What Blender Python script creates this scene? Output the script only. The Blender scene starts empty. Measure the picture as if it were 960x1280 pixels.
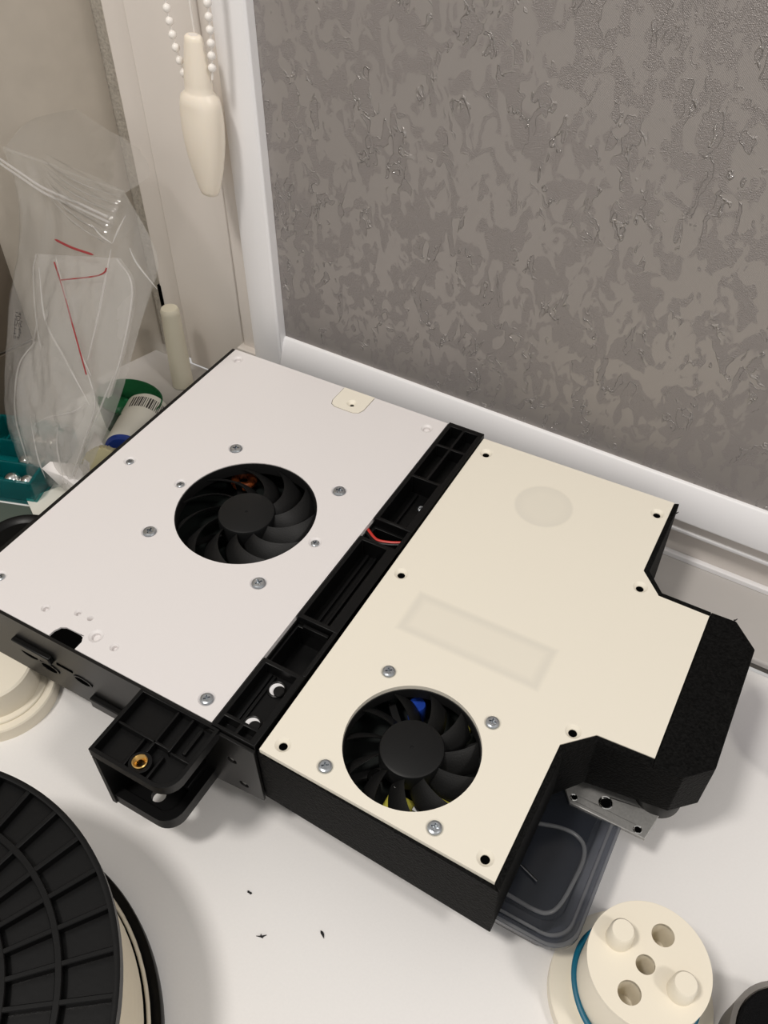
import bpy, bmesh, math, random
from mathutils import Vector, Matrix, noise
from mathutils.geometry import tessellate_polygon
random.seed(7)
C = bpy.context.scene.collection
PI = math.pi
# All builder coordinates are millimetres; z = 0 is the top of the electronics enclosure, the desk top is z = -72.
DESK = -72.0

def W(x, y, z):
    return Vector((x, y, z - DESK)) * 0.001

# ------------------------------------------------------------------ camera, world, lights, exposure
cam_data = bpy.data.cameras.new('camera')
cam = bpy.data.objects.new('camera', cam_data)
C.objects.link(cam)
R = ((0.8721934232524299, 0.48915637009561247, -0.0021628754222078606),
     (0.34764034732090693, -0.6229608809926084, -0.7007609647144402),
     (-0.344129076582911, 0.6104472019329745, -0.7133928737395654))
rt, dn, fw = (Vector(r) for r in R)
m = Matrix((rt, -dn, -fw)).transposed().to_4x4()
m.translation = W(139.90572796, -251.21565454, 329.97079324)
cam.matrix_world = m
cam_data.sensor_fit = 'VERTICAL'
cam_data.sensor_height = 36.0
cam_data.sensor_width = 27.0
cam_data.lens = 1100.53 / 1280 * 36.0
cam_data.clip_start = 0.01
bpy.context.scene.camera = cam

world = bpy.data.worlds.new('room_light')
bpy.context.scene.world = world
world.use_nodes = True
bg = world.node_tree.nodes['Background']
bg.inputs[0].default_value = (1.0, 0.97, 0.935, 1)
bg.inputs[1].default_value = 0.42
bpy.context.scene.cycles.transparent_max_bounces = 40

def lamp(name, pos, target, size, energy, color):
    d = bpy.data.lights.new(name, 'AREA')
    d.shape = 'DISK'
    d.size = size
    d.energy = energy
    d.color = color
    o = bpy.data.objects.new(name, d)
    C.objects.link(o)
    o.location = W(*pos)
    o.rotation_euler = (W(*target) - W(*pos)).to_track_quat('-Z', 'Y').to_euler()
    return o

lamp('ceiling_lamp', (-330, -720, 1650), (0, 0, -40), 0.26, 12.0, (1.0, 0.95, 0.895))
lamp('ceiling_lamp.001', (1150, -330, 1350), (0, 0, -40), 0.22, 5.5, (1.0, 0.95, 0.90))

vs = bpy.context.scene.view_settings
vs.view_transform = 'Standard'
vs.look = 'None'
vs.gamma = 1.0
vs.use_curve_mapping = False
vs.exposure = 0.2

# ------------------------------------------------------------------ materials
def srgb(r, g, b):
    def f(c):
        c /= 255.0
        return c / 12.92 if c <= 0.04045 else ((c + 0.055) / 1.055) ** 2.4
    return (f(r), f(g), f(b), 1.0)

def mat(name, col, rough=0.5, metal=0.0, bump=0.0, scale=300.0, detail=2.0, var=0.0, spec=0.5, coat=0.0, subs=0.0):
    mt = bpy.data.materials.new(name)
    mt.use_nodes = True
    nt = mt.node_tree
    b = nt.nodes['Principled BSDF']
    b.inputs['Base Color'].default_value = col
    b.inputs['Roughness'].default_value = rough
    b.inputs['Metallic'].default_value = metal
    b.inputs['Specular IOR Level'].default_value = spec
    if coat:
        b.inputs['Coat Weight'].default_value = coat
    if subs:
        b.inputs['Subsurface Weight'].default_value = subs
        b.inputs['Subsurface Radius'].default_value = (0.004, 0.003, 0.002)
        b.inputs['Subsurface Scale'].default_value = 0.5
    if bump or var:
        tc = nt.nodes.new('ShaderNodeTexCoord')
        nz = nt.nodes.new('ShaderNodeTexNoise')
        nz.inputs['Scale'].default_value = scale
        nz.inputs['Detail'].default_value = detail
        nt.links.new(tc.outputs['Object'], nz.inputs['Vector'])
        if bump:
            bp = nt.nodes.new('ShaderNodeBump')
            bp.inputs['Strength'].default_value = bump
            bp.inputs['Distance'].default_value = 0.0006
            nt.links.new(nz.outputs['Fac'], bp.inputs['Height'])
            nt.links.new(bp.outputs['Normal'], b.inputs['Normal'])
        if var:
            mr = nt.nodes.new('ShaderNodeMapRange')
            mr.inputs['From Min'].default_value = 0.3
            mr.inputs['From Max'].default_value = 0.7
            mr.inputs['To Min'].default_value = 1.0 - var
            mr.inputs['To Max'].default_value = 1.0 + var
            nt.links.new(nz.outputs['Fac'], mr.inputs['Value'])
            mx = nt.nodes.new('ShaderNodeMix')
            mx.data_type = 'RGBA'
            mx.blend_type = 'MULTIPLY'
            mx.inputs['Factor'].default_value = 1.0
            mx.inputs['A'].default_value = col
            nt.links.new(mr.outputs['Result'], mx.inputs['B'])
            nt.links.new(mx.outputs['Result'], b.inputs['Base Color'])
    return mt

def clear_mat(name, tint, opacity, rough=0.15, bump=0.0, scale=60.0, gloss=0.5, body=(0.8, 0.8, 0.8, 1)):
    """thin translucent plastic: see-through film with a milky diffuse share and a gloss"""
    mt = bpy.data.materials.new(name)
    mt.use_nodes = True
    nt = mt.node_tree
    nt.nodes.remove(nt.nodes['Principled BSDF'])
    out = nt.nodes['Material Output']
    tr = nt.nodes.new('ShaderNodeBsdfTransparent')
    tr.inputs[0].default_value = tint
    df = nt.nodes.new('ShaderNodeBsdfDiffuse')
    df.inputs[0].default_value = body
    tl = nt.nodes.new('ShaderNodeBsdfTranslucent')
    tl.inputs[0].default_value = body
    md = nt.nodes.new('ShaderNodeMixShader')
    md.inputs[0].default_value = 0.4
    nt.links.new(df.outputs[0], md.inputs[1])
    nt.links.new(tl.outputs[0], md.inputs[2])
    m1 = nt.nodes.new('ShaderNodeMixShader')
    m1.inputs[0].default_value = opacity
    nt.links.new(tr.outputs[0], m1.inputs[1])
    nt.links.new(md.outputs[0], m1.inputs[2])
    gl = nt.nodes.new('ShaderNodeBsdfGlossy')
    gl.inputs['Roughness'].default_value = rough
    fr = nt.nodes.new('ShaderNodeLayerWeight')
    fr.inputs['Blend'].default_value = 0.5
    pw = nt.nodes.new('ShaderNodeMath')
    pw.operation = 'POWER'
    pw.inputs[1].default_value = 3.5
    nt.links.new(fr.outputs['Facing'], pw.inputs[0])
    pa = nt.nodes.new('ShaderNodeMath')
    pa.inputs[1].default_value = 0.05
    nt.links.new(pw.outputs[0], pa.inputs[0])
    mu = nt.nodes.new('ShaderNodeMath')
    mu.operation = 'MULTIPLY'
    mu.inputs[1].default_value = gloss
    nt.links.new(pa.outputs[0], mu.inputs[0])
    m2 = nt.nodes.new('ShaderNodeMixShader')
    nt.links.new(mu.outputs[0], m2.inputs[0])
    nt.links.new(m1.outputs[0], m2.inputs[1])
    nt.links.new(gl.outputs[0], m2.inputs[2])
    nt.links.new(m2.outputs[0], out.inputs['Surface'])
    if bump:
        tc = nt.nodes.new('ShaderNodeTexCoord')
        nz = nt.nodes.new('ShaderNodeTexNoise')
        nz.inputs['Scale'].default_value = scale
        nz.inputs['Detail'].default_value = 3
        nt.links.new(tc.outputs['Object'], nz.inputs['Vector'])
        bp = nt.nodes.new('ShaderNodeBump')
        bp.inputs['Strength'].default_value = bump
        bp.inputs['Distance'].default_value = 0.003
        nt.links.new(nz.outputs['Fac'], bp.inputs['Height'])
        nt.links.new(bp.outputs['Normal'], gl.inputs['Normal'])
        nt.links.new(bp.outputs['Normal'], df.inputs['Normal'])
        nt.links.new(bp.outputs['Normal'], fr.inputs['Normal'])
    return mt

M = {}
M['desk'] = mat('white_laminate', srgb(243, 241, 239), 0.32, bump=0.02, scale=900, var=0.01)
M['white_print'] = mat('white_print', srgb(231, 227, 226), 0.42, bump=0.03, scale=120, spec=0.4)
M['cream_plain'] = mat('cream_print', srgb(240, 234, 219), 0.45, spec=0.4)
M['ivory'] = mat('ivory_print', srgb(242, 234, 216), 0.42, bump=0.02, scale=500, spec=0.4)
M['black_fuzzy'] = mat('black_textured_print', (0.0042, 0.0042, 0.0041, 1), 0.62, bump=1.0, scale=900, detail=3, var=0.8, spec=0.08)
M['black'] = mat('black_plastic', (0.0032, 0.0032, 0.0033, 1), 0.36, bump=0.05, scale=400, spec=0.22)
M['black_matt'] = mat('black_matt_plastic', (0.006, 0.006, 0.006, 1), 0.55, spec=0.3)
M['charcoal'] = mat('charcoal_smooth_plastic', (0.0065, 0.0063, 0.006, 1), 0.34, bump=0.02, scale=300, spec=0.25)
M['fan'] = mat('fan_plastic', (0.009, 0.009, 0.009, 1), 0.5, bump=0.12, scale=1400, spec=0.35)
M['hub'] = mat('fan_hub_plastic', (0.0065, 0.0068, 0.007, 1), 0.45, spec=0.25)
M['hole'] = mat('deep_black', (0.002, 0.002, 0.002, 1), 0.9, spec=0.0)
M['zinc'] = mat('zinc_screw', (0.50, 0.53, 0.56, 1), 0.28, metal=1.0, bump=0.1, scale=1500)
M['steel'] = mat('dull_steel', (0.42, 0.415, 0.40, 1), 0.38, metal=0.55, bump=0.06, scale=900, var=0.08)
M['brass'] = mat('brass', (0.72, 0.46, 0.16, 1), 0.25, metal=1.0)
M['chrome'] = mat('chrome', (0.75, 0.75, 0.73, 1), 0.12, metal=1.0)
M['green_shade'] = mat('grey_green_shade', srgb(84, 92, 84), 0.4)
M['red'] = mat('red_insulation', (0.55, 0.03, 0.02, 1), 0.4)
M['blue_cap'] = mat('blue_capacitor', (0.02, 0.07, 0.45, 1), 0.3)
M['yellow'] = mat('yellow_tape', (0.72, 0.66, 0.08, 1), 0.4)
M['orange'] = mat('copper_coil', (0.30, 0.07, 0.015, 1), 0.5, bump=0.6, scale=500, var=0.5)
M['board'] = mat('dark_board', (0.006, 0.009, 0.008, 1), 0.5)
M['frame'] = mat('white_window_plastic', srgb(231, 224, 217), 0.4, spec=0.4)
M['sill'] = mat('grey_white_sill', srgb(186, 182, 178), 0.4)
M['frame_white'] = mat('white_lacquered_rail', srgb(246, 245, 246), 0.35)
M['wall'] = mat('painted_reveal', srgb(196, 188, 176), 0.7, bump=0.05, scale=80, var=0.03)
M['gasket'] = mat('crumbly_sealant', srgb(172, 165, 154), 0.9, bump=0.8, scale=700, detail=5, var=0.22)
M['tile'] = mat('brown_tile', srgb(96, 86, 74), 0.4, var=0.05, scale=40)
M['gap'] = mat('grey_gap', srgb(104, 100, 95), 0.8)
M['grout'] = mat('dark_grout', srgb(48, 44, 40), 0.8)
M['pull'] = mat('cream_pull_plastic', srgb(244, 234, 218), 0.33, subs=0.1)
M['bead'] = mat('white_bead', srgb(245, 240, 234), 0.25)
M['filament'] = mat('ivory_filament', srgb(226, 216, 196), 0.4)
M['teal_band'] = mat('teal_rubber', (0.0, 0.13, 0.22, 1), 0.45)
M['paper'] = mat('white_paper', srgb(236, 232, 230), 0.7)
M['beige_knob'] = mat('olive_cream_print', srgb(206, 198, 158), 0.5)
M['bottle_blue'] = mat('blue_cap_plastic', (0.012, 0.045, 0.30, 1), 0.35)
M['rod'] = mat('cream_rod', srgb(226, 220, 200), 0.4)
M['velcro'] = mat('black_velcro', (0.006, 0.006, 0.0065, 1), 0.95, bump=1.0, scale=2600, detail=3, var=0.5, spec=0.1)
M['card'] = mat('white_card', srgb(226, 224, 214), 0.7)
M['red_line'] = clear_mat('red_seal_line', (0.9, 0.55, 0.55, 1), 0.55, 0.3, 0, 60, 0.3, srgb(190, 80, 84))
M['brown'] = mat('brown_cardboard', srgb(132, 92, 62), 0.8, var=0.1, scale=60)
M['purple'] = mat('painted_violet_glint', (0.06, 0.03, 0.25, 1), 0.3)
M['ink'] = mat('grey_ink', srgb(62, 58, 56), 0.8)
M['bag_outer'] = clear_mat('clear_bag_film', (0.98, 0.98, 0.97, 1), 0.20, 0.14, 0.35, 38, 0.7, (0.72, 0.70, 0.68, 1))
M['bag_flap'] = clear_mat('glossy_bag_film', (0.98, 0.98, 0.97, 1), 0.10, 0.07, 0.35, 70, 1.6, (0.75, 0.73, 0.71, 1))
M['bag_inner'] = clear_mat('milky_bag_film', (0.97, 0.97, 0.96, 1), 0.34, 0.25, 0.3, 30, 0.45, (0.82, 0.80, 0.78, 1))
M['bag_ridge'] = clear_mat('glossy_ridge', (0.97, 0.97, 0.97, 1), 0.15, 0.08, 0, 50, 3.0, (0.9, 0.88, 0.86, 1))
M['bag_zip'] = clear_mat('milky_zip_strip', (0.95, 0.95, 0.95, 1), 0.38, 0.15, 0, 50, 0.6, (0.9, 0.88, 0.86, 1))
M['lid'] = clear_mat('smoky_lid', (0.42, 0.45, 0.52, 1), 0.2, 0.16, 0.05, 60, 0.55, (0.13, 0.145, 0.175, 1))
M['lid_ridge'] = clear_mat('smoky_lid_ridge', (0.7, 0.7, 0.74, 1), 0.42, 0.2, 0, 60, 0.5, (0.40, 0.41, 0.42, 1))
M['tub'] = clear_mat('smoky_tub', (0.72, 0.72, 0.73, 1), 0.30, 0.18, 0, 60, 0.4, (0.30, 0.30, 0.30, 1))
M['teal'] = clear_mat('teal_box_plastic', (0.10, 0.60, 0.60, 1), 0.35, 0.12, 0.1, 60, 0.6, (0.01, 0.30, 0.32, 1))
M['green'] = clear_mat('green_plastic', (0.20, 0.50, 0.32, 1), 0.30, 0.15, 0.2, 60, 0.5, (0.02, 0.16, 0.07, 1))
M['jar'] = clear_mat('grey_clear_plastic', (0.86, 0.86, 0.90, 1), 0.2, 0.12, 0, 60, 0.5, (0.55, 0.54, 0.58, 1))
M['roll_core'] = clear_mat('grey_translucent', (0.7, 0.68, 0.66, 1), 0.5, 0.3, 0, 60, 0.3, (0.4, 0.38, 0.36, 1))

def cream_panel_material():
    """cream print; the magnet disc and the bar glued underneath show through as faint grey patches"""
    mt = mat('cream_cover_print', srgb(240, 234, 219), 0.45, spec=0.4)
    nt = mt.node_tree
    b = nt.nodes['Principled BSDF']
    tc = nt.nodes.new('ShaderNodeTexCoord')
    sp = nt.nodes.new('ShaderNodeSeparateXYZ')
    nt.links.new(tc.outputs['Object'], sp.inputs[0])
    def mth(op, a, bb=None, cl=False):
        n = nt.nodes.new('ShaderNodeMath')
        n.operation = op
        n.use_clamp = cl
        for i, v in enumerate((a, bb)):
            if v is None:
                continue
            if isinstance(v, (int, float)):
                n.inputs[i].default_value = v
            else:
                nt.links.new(v, n.inputs[i])
        return n.outputs[0]
    X, Y = sp.outputs[0], sp.outputs[1]
    def box_sdf(cx, cy, hx, hy):
        dx = mth('SUBTRACT', mth('ABSOLUTE', mth('SUBTRACT', X, cx)), hx)
        dy = mth('SUBTRACT', mth('ABSOLUTE', mth('SUBTRACT', Y, cy)), hy)
        return mth('MAXIMUM', dx, dy)
    def edge(d, w):
        return mth('SUBTRACT', 1.0, mth('DIVIDE', mth('ADD', d, w), 2 * w), True)
    dx = mth('SUBTRACT', X, .0523)
    dy = mth('SUBTRACT', Y, .0760)
    rr = mth('SQRT', mth('ADD', mth('MULTIPLY', dx, dx), mth('MULTIPLY', dy, dy)))
    disc = edge(mth('SUBTRACT', rr, .0152), .0007)
    disc_in = edge(mth('SUBTRACT', rr, .0120), .003)
    outer = edge(box_sdf(.0577, -.0196, .0352, .0122), .0012)
    inner = edge(box_sdf(.0577, -.0196, .0312, .0085), .0016)
    frame = mth('SUBTRACT', outer, mth('MULTIPLY', inner, 0.62))
    fac = mth('ADD', mth('MULTIPLY', mth('SUBTRACT', disc, mth('MULTIPLY', disc_in, .3)), .75), mth('MULTIPLY', frame, .75), True)
    mx = nt.nodes.new('ShaderNodeMix')
    mx.data_type = 'RGBA'
    mx.inputs['A'].default_value = srgb(240, 234, 219)
    mx.inputs['B'].default_value = srgb(224, 219, 206)
    nt.links.new(fac, mx.inputs['Factor'])
    nt.links.new(mx.outputs['Result'], b.inputs['Base Color'])
    return mt
M['cream'] = cream_panel_material()

def blind_material():
    """grey-taupe jacquard: glossy torn-leaf islands and metallic threads on a fine diagonal weave"""
    mt = bpy.data.materials.new('jacquard_blind_fabric')
    mt.use_nodes = True
    nt = mt.node_tree
    b = nt.nodes['Principled BSDF']
    L = nt.links.new
    tc = nt.nodes.new('ShaderNodeTexCoord')
    mp = nt.nodes.new('ShaderNodeMapping')
    mp.inputs['Rotation'].default_value = (0, math.radians(-38), 0)
    mp.inputs['Scale'].default_value = (1.45, 1.0, .95)
    L(tc.outputs['Object'], mp.inputs['Vector'])
    warp = nt.nodes.new('ShaderNodeTexNoise')
    warp.inputs['Scale'].default_value = 42
    warp.inputs['Detail'].default_value = 2.5
    L(mp.outputs[0], warp.inputs['Vector'])
    vm = nt.nodes.new('ShaderNodeVectorMath')
    vm.operation = 'MULTIPLY_ADD'
    vm.inputs[1].default_value = (.045, .045, .045)
    L(warp.outputs['Color'], vm.inputs[0])
    L(mp.outputs[0], vm.inputs[2])
    n1 = nt.nodes.new('ShaderNodeTexNoise')
    n1.inputs['Scale'].default_value = 66
    n1.inputs['Detail'].default_value = 1.6
    n1.inputs['Roughness'].default_value = .55
    L(vm.outputs[0], n1.inputs['Vector'])
    def ramp(src, stops):
        r = nt.nodes.new('ShaderNodeValToRGB')
        e = r.color_ramp.elements
        e[0].position, e[0].color = stops[0][0], (stops[0][1],) * 3 + (1,)
        e[1].position, e[1].color = stops[1][0], (stops[1][1],) * 3 + (1,)
        for p, c in stops[2:]:
            k = e.new(p)
            k.color = (c,) * 3 + (1,)
        L(src, r.inputs[0])
        return r.outputs[0]
    patch_a = ramp(n1.outputs['Fac'], [(.525, 0), (.552, 1)])
    mpb = nt.nodes.new('ShaderNodeMapping')
    mpb.inputs['Rotation'].default_value = (0, math.radians(48), 0)
    mpb.inputs['Scale'].default_value = (1.7, 1.0, .8)
    mpb.inputs['Location'].default_value = (.3, .1, .7)
    L(tc.outputs['Object'], mpb.inputs['Vector'])
    vmb = nt.nodes.new('ShaderNodeVectorMath')
    vmb.operation = 'MULTIPLY_ADD'
    vmb.inputs[1].default_value = (.05, .05, .05)
    L(warp.outputs['Color'], vmb.inputs[0])
    L(mpb.outputs[0], vmb.inputs[2])
    n3 = nt.nodes.new('ShaderNodeTexNoise')
    n3.inputs['Scale'].default_value = 80
    n3.inputs['Detail'].default_value = 1.8
    L(vmb.outputs[0], n3.inputs['Vector'])
    patch_b = ramp(n3.outputs['Fac'], [(.55, 0), (.575, 1)])
    mxp = nt.nodes.new('ShaderNodeMath')
    mxp.operation = 'MAXIMUM'
    L(patch_a, mxp.inputs[0])
    L(patch_b, mxp.inputs[1])
    patch = mxp.outputs[0]
    vein = ramp(n3.outputs['Fac'], [(.538, 0), (.548, 1), (.562, 1), (.572, 0)])
    n2 = nt.nodes.new('ShaderNodeTexNoise')
    n2.inputs['Scale'].default_value = 30
    n2.inputs['Detail'].default_value = 3
    L(vm.outputs[0], n2.inputs['Vector'])
    gate = ramp(n2.outputs['Fac'], [(.50, 0), (.60, 1)])
    wv = nt.nodes.new('ShaderNodeTexWave')
    wv.wave_type = 'BANDS'
    wv.bands_direction = 'DIAGONAL'
    wv.inputs['Scale'].default_value = 700
    wv.inputs['Distortion'].default_value = 0.6
    L(tc.outputs['Object'], wv.inputs['Vector'])
    def mth(op, a, bb):
        n = nt.nodes.new('ShaderNodeMath')
        n.operation = op
        for i, v in enumerate((a, bb)):
            if isinstance(v, (int, float)):
                n.inputs[i].default_value = v
            else:
                L(v, n.inputs[i])
        return n.outputs[0]
    thread = mth('MULTIPLY', vein, gate)
    mx = nt.nodes.new('ShaderNodeMix')
    mx.data_type = 'RGBA'
    mx.inputs['A'].default_value = srgb(160, 154, 150)
    mx.inputs['B'].default_value = srgb(152, 146, 143)
    L(patch, mx.inputs['Factor'])
    mx2 = nt.nodes.new('ShaderNodeMix')
    mx2.data_type = 'RGBA'
    mx2.inputs['B'].default_value = srgb(205, 202, 199)
    L(mx.outputs['Result'], mx2.inputs['A'])
    L(mth('MULTIPLY', thread, .45), mx2.inputs['Factor'])
    L(mx2.outputs['Result'], b.inputs['Base Color'])
    fine = nt.nodes.new('ShaderNodeTexNoise')
    fine.inputs['Scale'].default_value = 2200
    fine.inputs['Detail'].default_value = 1
    L(tc.outputs['Object'], fine.inputs['Vector'])
    rg = mth('SUBTRACT', .46, mth('MULTIPLY', patch, .10))
    rg = mth('SUBTRACT', rg, mth('MULTIPLY', thread, .18))
    L(rg, b.inputs['Roughness'])
    L(mth('ADD', .30, mth('MULTIPLY', thread, .6)), b.inputs['Metallic'])
    h = mth('ADD', mth('MULTIPLY', patch, -.5), mth('MULTIPLY', wv.outputs['Fac'], .10))
    h = mth('ADD', h, mth('MULTIPLY', thread, 1.6))
    h = mth('ADD', h, mth('MULTIPLY', mth('MULTIPLY', fine.outputs['Fac'], patch), 1.1))
    bp = nt.nodes.new('ShaderNodeBump')
    bp.inputs['Strength'].default_value = .85
    bp.inputs['Distance'].default_value = .0007
    L(h, bp.inputs['Height'])
    L(bp.outputs[0], b.inputs['Normal'])
    return mt
M['blind'] = blind_material()

# ------------------------------------------------------------------ mesh helpers
ORIG = {}

def mesh_of(bm, name, mt, origin=(0, 0, 0), sharp=35, smooth=True):
    o = Vector(origin)
    for v in bm.verts:
        v.co = (v.co - o) * 0.001
    bmesh.ops.recalc_face_normals(bm, faces=bm.faces[:])
    me = bpy.data.meshes.new(name)
    bm.to_mesh(me)
    bm.free()
    if smooth:
        me.polygons.foreach_set('use_smooth', [True] * len(me.polygons))
        me.set_sharp_from_angle(angle=math.radians(sharp))
    if mt:
        me.materials.append(mt)
    return me

def tag(o, label=None, cat=None, group=None, kind=None):
    if label:
        o['label'] = label
    if cat:
        o['category'] = cat
    if group:
        o['group'] = group
    if kind:
        o['kind'] = kind
    return o

def thing(name, label, cat, base, group=None, kind=None):
    o = bpy.data.objects.new(name, None)
    o.empty_display_size = 0.02
    C.objects.link(o)
    o.location = W(*base)
    ORIG[o] = Vector(base)
    return tag(o, label, cat, group, kind)

def obj(name, bm, mt, parent=None, base=None, bevel=0.0, seg=2, sharp=35, label=None):
    if parent is not None:
        org = ORIG[parent]
    else:
        org = Vector(base)
    me = mesh_of(bm, name, mt, org, sharp)
    o = bpy.data.objects.new(name, me)
    C.objects.link(o)
    ORIG[o] = org
    if parent is not None:
        o.parent = parent
    else:
        o.location = W(*base)
    if bevel:
        b = o.modifiers.new('edge', 'BEVEL')
        b.width = bevel * 0.001
        b.segments = seg
        b.limit_method = 'ANGLE'
        b.angle_limit = math.radians(40)
        b.harden_normals = False
    if label:
        o['label'] = label
    return o

def inst(name, me, parent, pos, rot=(0, 0, 0), scale=None):
    """one more object that shares a mesh built around its own origin"""
    o = bpy.data.objects.new(name, me)
    C.objects.link(o)
    o.parent = parent
    o.location = (Vector(pos) - ORIG[parent]) * 0.001
    o.rotation_euler = rot
    if scale:
        o.scale = scale
    ORIG[o] = Vector(pos)
    return o

def box(bm, x0, x1, y0, y1, z0, z1, mtx=None):
    vs_ = [bm.verts.new((x, y, z)) for x in (x0, x1) for y in (y0, y1) for z in (z0, z1)]
    for f in ((0, 1, 3, 2), (4, 6, 7, 5), (0, 4, 5, 1), (2, 3, 7, 6), (0, 2, 6, 4), (1, 5, 7, 3)):
        bm.faces.new([vs_[i] for i in f])
    if mtx is not None:
        for v in vs_:
            v.co = mtx @ v.co
    return vs_

def ring_pts(cx, cy, r, n=40, a0=0.0):
    return [(cx + r * math.cos(a0 + 2 * PI * i / n), cy + r * math.sin(a0 + 2 * PI * i / n)) for i in range(n)]

def rrect(x0, x1, y0, y1, r, n=6, corners=(1, 1, 1, 1)):
    """rounded rectangle; corners in the order (x1,y1) (x0,y1) (x0,y0) (x1,y0)"""
    out = []
    for k, (cx, cy, sx, sy) in enumerate(((x1, y1, -1, -1), (x0, y1, 1, -1), (x0, y0, 1, 1), (x1, y0, -1, 1))):
        if not corners[k]:
            out.append((cx, cy))
            continue
        for i in range(n + 1):
            a = PI / 2 * k + PI / 2 * i / n
            out.append((cx + sx * r + r * math.cos(a), cy + sy * r + r * math.sin(a)))
    return out

def prism(bm, outer, holes=(), z0=0.0, z1=1.0, zb=None, top=True, bottom=True):
    """solid of a 2-D outline with holes; zb gives the outer loop its own bottom heights"""
    loops = [list(outer)] + [list(h) for h in holes]
    flat, T, B = [], [], []
    for li, lp in enumerate(loops):
        t = [bm.verts.new((p[0], p[1], z1)) for p in lp]
        b = [bm.verts.new((p[0], p[1], zb[i] if (zb and li == 0) else z0)) for i, p in enumerate(lp)]
        T += t
        B += b
        n = len(lp)
        for i in range(n):
            j = (i + 1) % n
            bm.faces.new((t[i], t[j], b[j], b[i]))
    tris = tessellate_polygon([[Vector((p[0], p[1], 0)) for p in lp] for lp in loops])
    for a, b_, c in tris:
        try:
            if top:
                bm.faces.new((T[a], T[b_], T[c]))
            if bottom:
                bm.faces.new((B[a], B[b_], B[c]))
        except ValueError:
            pass

def lathe(bm, prof, mtx=None, n=40, sx=1.0, sy=1.0, closed=False, fn=None):
    """profile of (r, z) round the z axis, then moved by mtx"""
    rows = []
    new = []
    for r, z in prof:
        if r < 1e-6:
            v = bm.verts.new((0, 0, z))
            rows.append([v])
            new.append(v)
        else:
            row = []
            for i in range(n):
                a = 2 * PI * i / n
                k = fn(a, z) if fn else 1.0
                v = bm.verts.new((r * k * sx * math.cos(a), r * k * sy * math.sin(a), z))
                row.append(v)
                new.append(v)
            rows.append(row)
    pairs = list(zip(rows, rows[1:])) + ([(rows[-1], rows[0])] if closed else [])
    for a, b in pairs:
        if len(a) == 1 and len(b) == 1:
            continue
        for i in range(n):
            j = (i + 1) % n
            if len(a) == 1:
                bm.faces.new((a[0], b[i], b[j]))
            elif len(b) == 1:
                bm.faces.new((a[i], a[j], b[0]))
            else:
                bm.faces.new((a[i], a[j], b[j], b[i]))
    if mtx is not None:
        for v in new:
            v.co = mtx @ v.co
    return new

def at(x, y, z):
    return Matrix.Translation((x, y, z))

def along(p0, p1):
    p0, p1 = Vector(p0), Vector(p1)
    return Matrix.Translation(p0) @ (p1 - p0).to_track_quat('Z', 'Y').to_matrix().to_4x4()

def tube(bm, pts, r, n=8, caps=True):
    pts = [Vector(p) for p in pts]
    rows = []
    up = None
    for i, p in enumerate(pts):
        d = (pts[min(i + 1, len(pts) - 1)] - pts[max(i - 1, 0)]).normalized()
        if up is None:
            up = d.orthogonal().normalized()
        else:
            up = (up - d * up.dot(d)).normalized()
        s = d.cross(up)
        rr = r[i] if isinstance(r, (list, tuple)) else r
        rows.append([bm.verts.new(p + up * rr * math.cos(2 * PI * k / n) + s * rr * math.sin(2 * PI * k / n)) for k in range(n)])
    for a, b in zip(rows, rows[1:]):
        for k in range(n):
            j = (k + 1) % n
            bm.faces.new((a[k], a[j], b[j], b[k]))
    if caps:
        bm.faces.new(rows[0][::-1])
        bm.faces.new(rows[-1])

def spline(pts, n=8):
    """Catmull-Rom through the points"""
    P = [Vector(p) for p in pts]
    P = [P[0] * 2 - P[1]] + P + [P[-1] * 2 - P[-2]]
    out = []
    for i in range(1, len(P) - 2):
        for k in range(n):
            t = k / n
            out.append(0.5 * ((2 * P[i]) + (P[i + 1] - P[i - 1]) * t + (2 * P[i - 1] - 5 * P[i] + 4 * P[i + 1] - P[i + 2]) * t * t
                              + (3 * P[i] - P[i - 1] - 3 * P[i + 1] + P[i + 2]) * t ** 3))
    out.append(P[-2])
    return out

def countersink(bm, x, y, z, r1, r2, depth, closed, n=28):
    """funnel below a round hole of radius r1 in a plate"""
    prof = [(r1, z), (r2, z - depth), (r2, z - depth - 1.6)]
    if closed:
        prof.append((0, z - depth - 1.6))
    lathe(bm, prof, at(x, y, 0), n)

def B():
    return bmesh.new()

# ------------------------------------------------------------------ the setting: desk, sill, window, side wall
EX, NX = Vector((.99942, -.034, 0)), Vector((.034, .99942, 0))
D0 = 143.0
WM = Matrix((EX, NX, Vector((0, 0, 1)))).transposed().to_4x4()   # window axes: x along it, y into the wall

def wbox(bm, x0, x1, h0, h1, z0, z1):
    """box in the window's own axes; h is measured out of the window plane into the room"""
    return box(bm, x0 - 4.9, x1 - 4.9, D0 - h1, D0 - h0, z0, z1, WM)

desk_bm = B()
prism(desk_bm, [(-420, -520), (560, -520), (560, 72.2), (176, 85.2), (-420, 105.4)], (), -92, DESK)
desk = obj('desk', desk_bm, M['desk'], base=(60, -200, -92), bevel=0.8)
tag(desk, 'white laminate desk top carrying everything below the window', 'desk')

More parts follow.
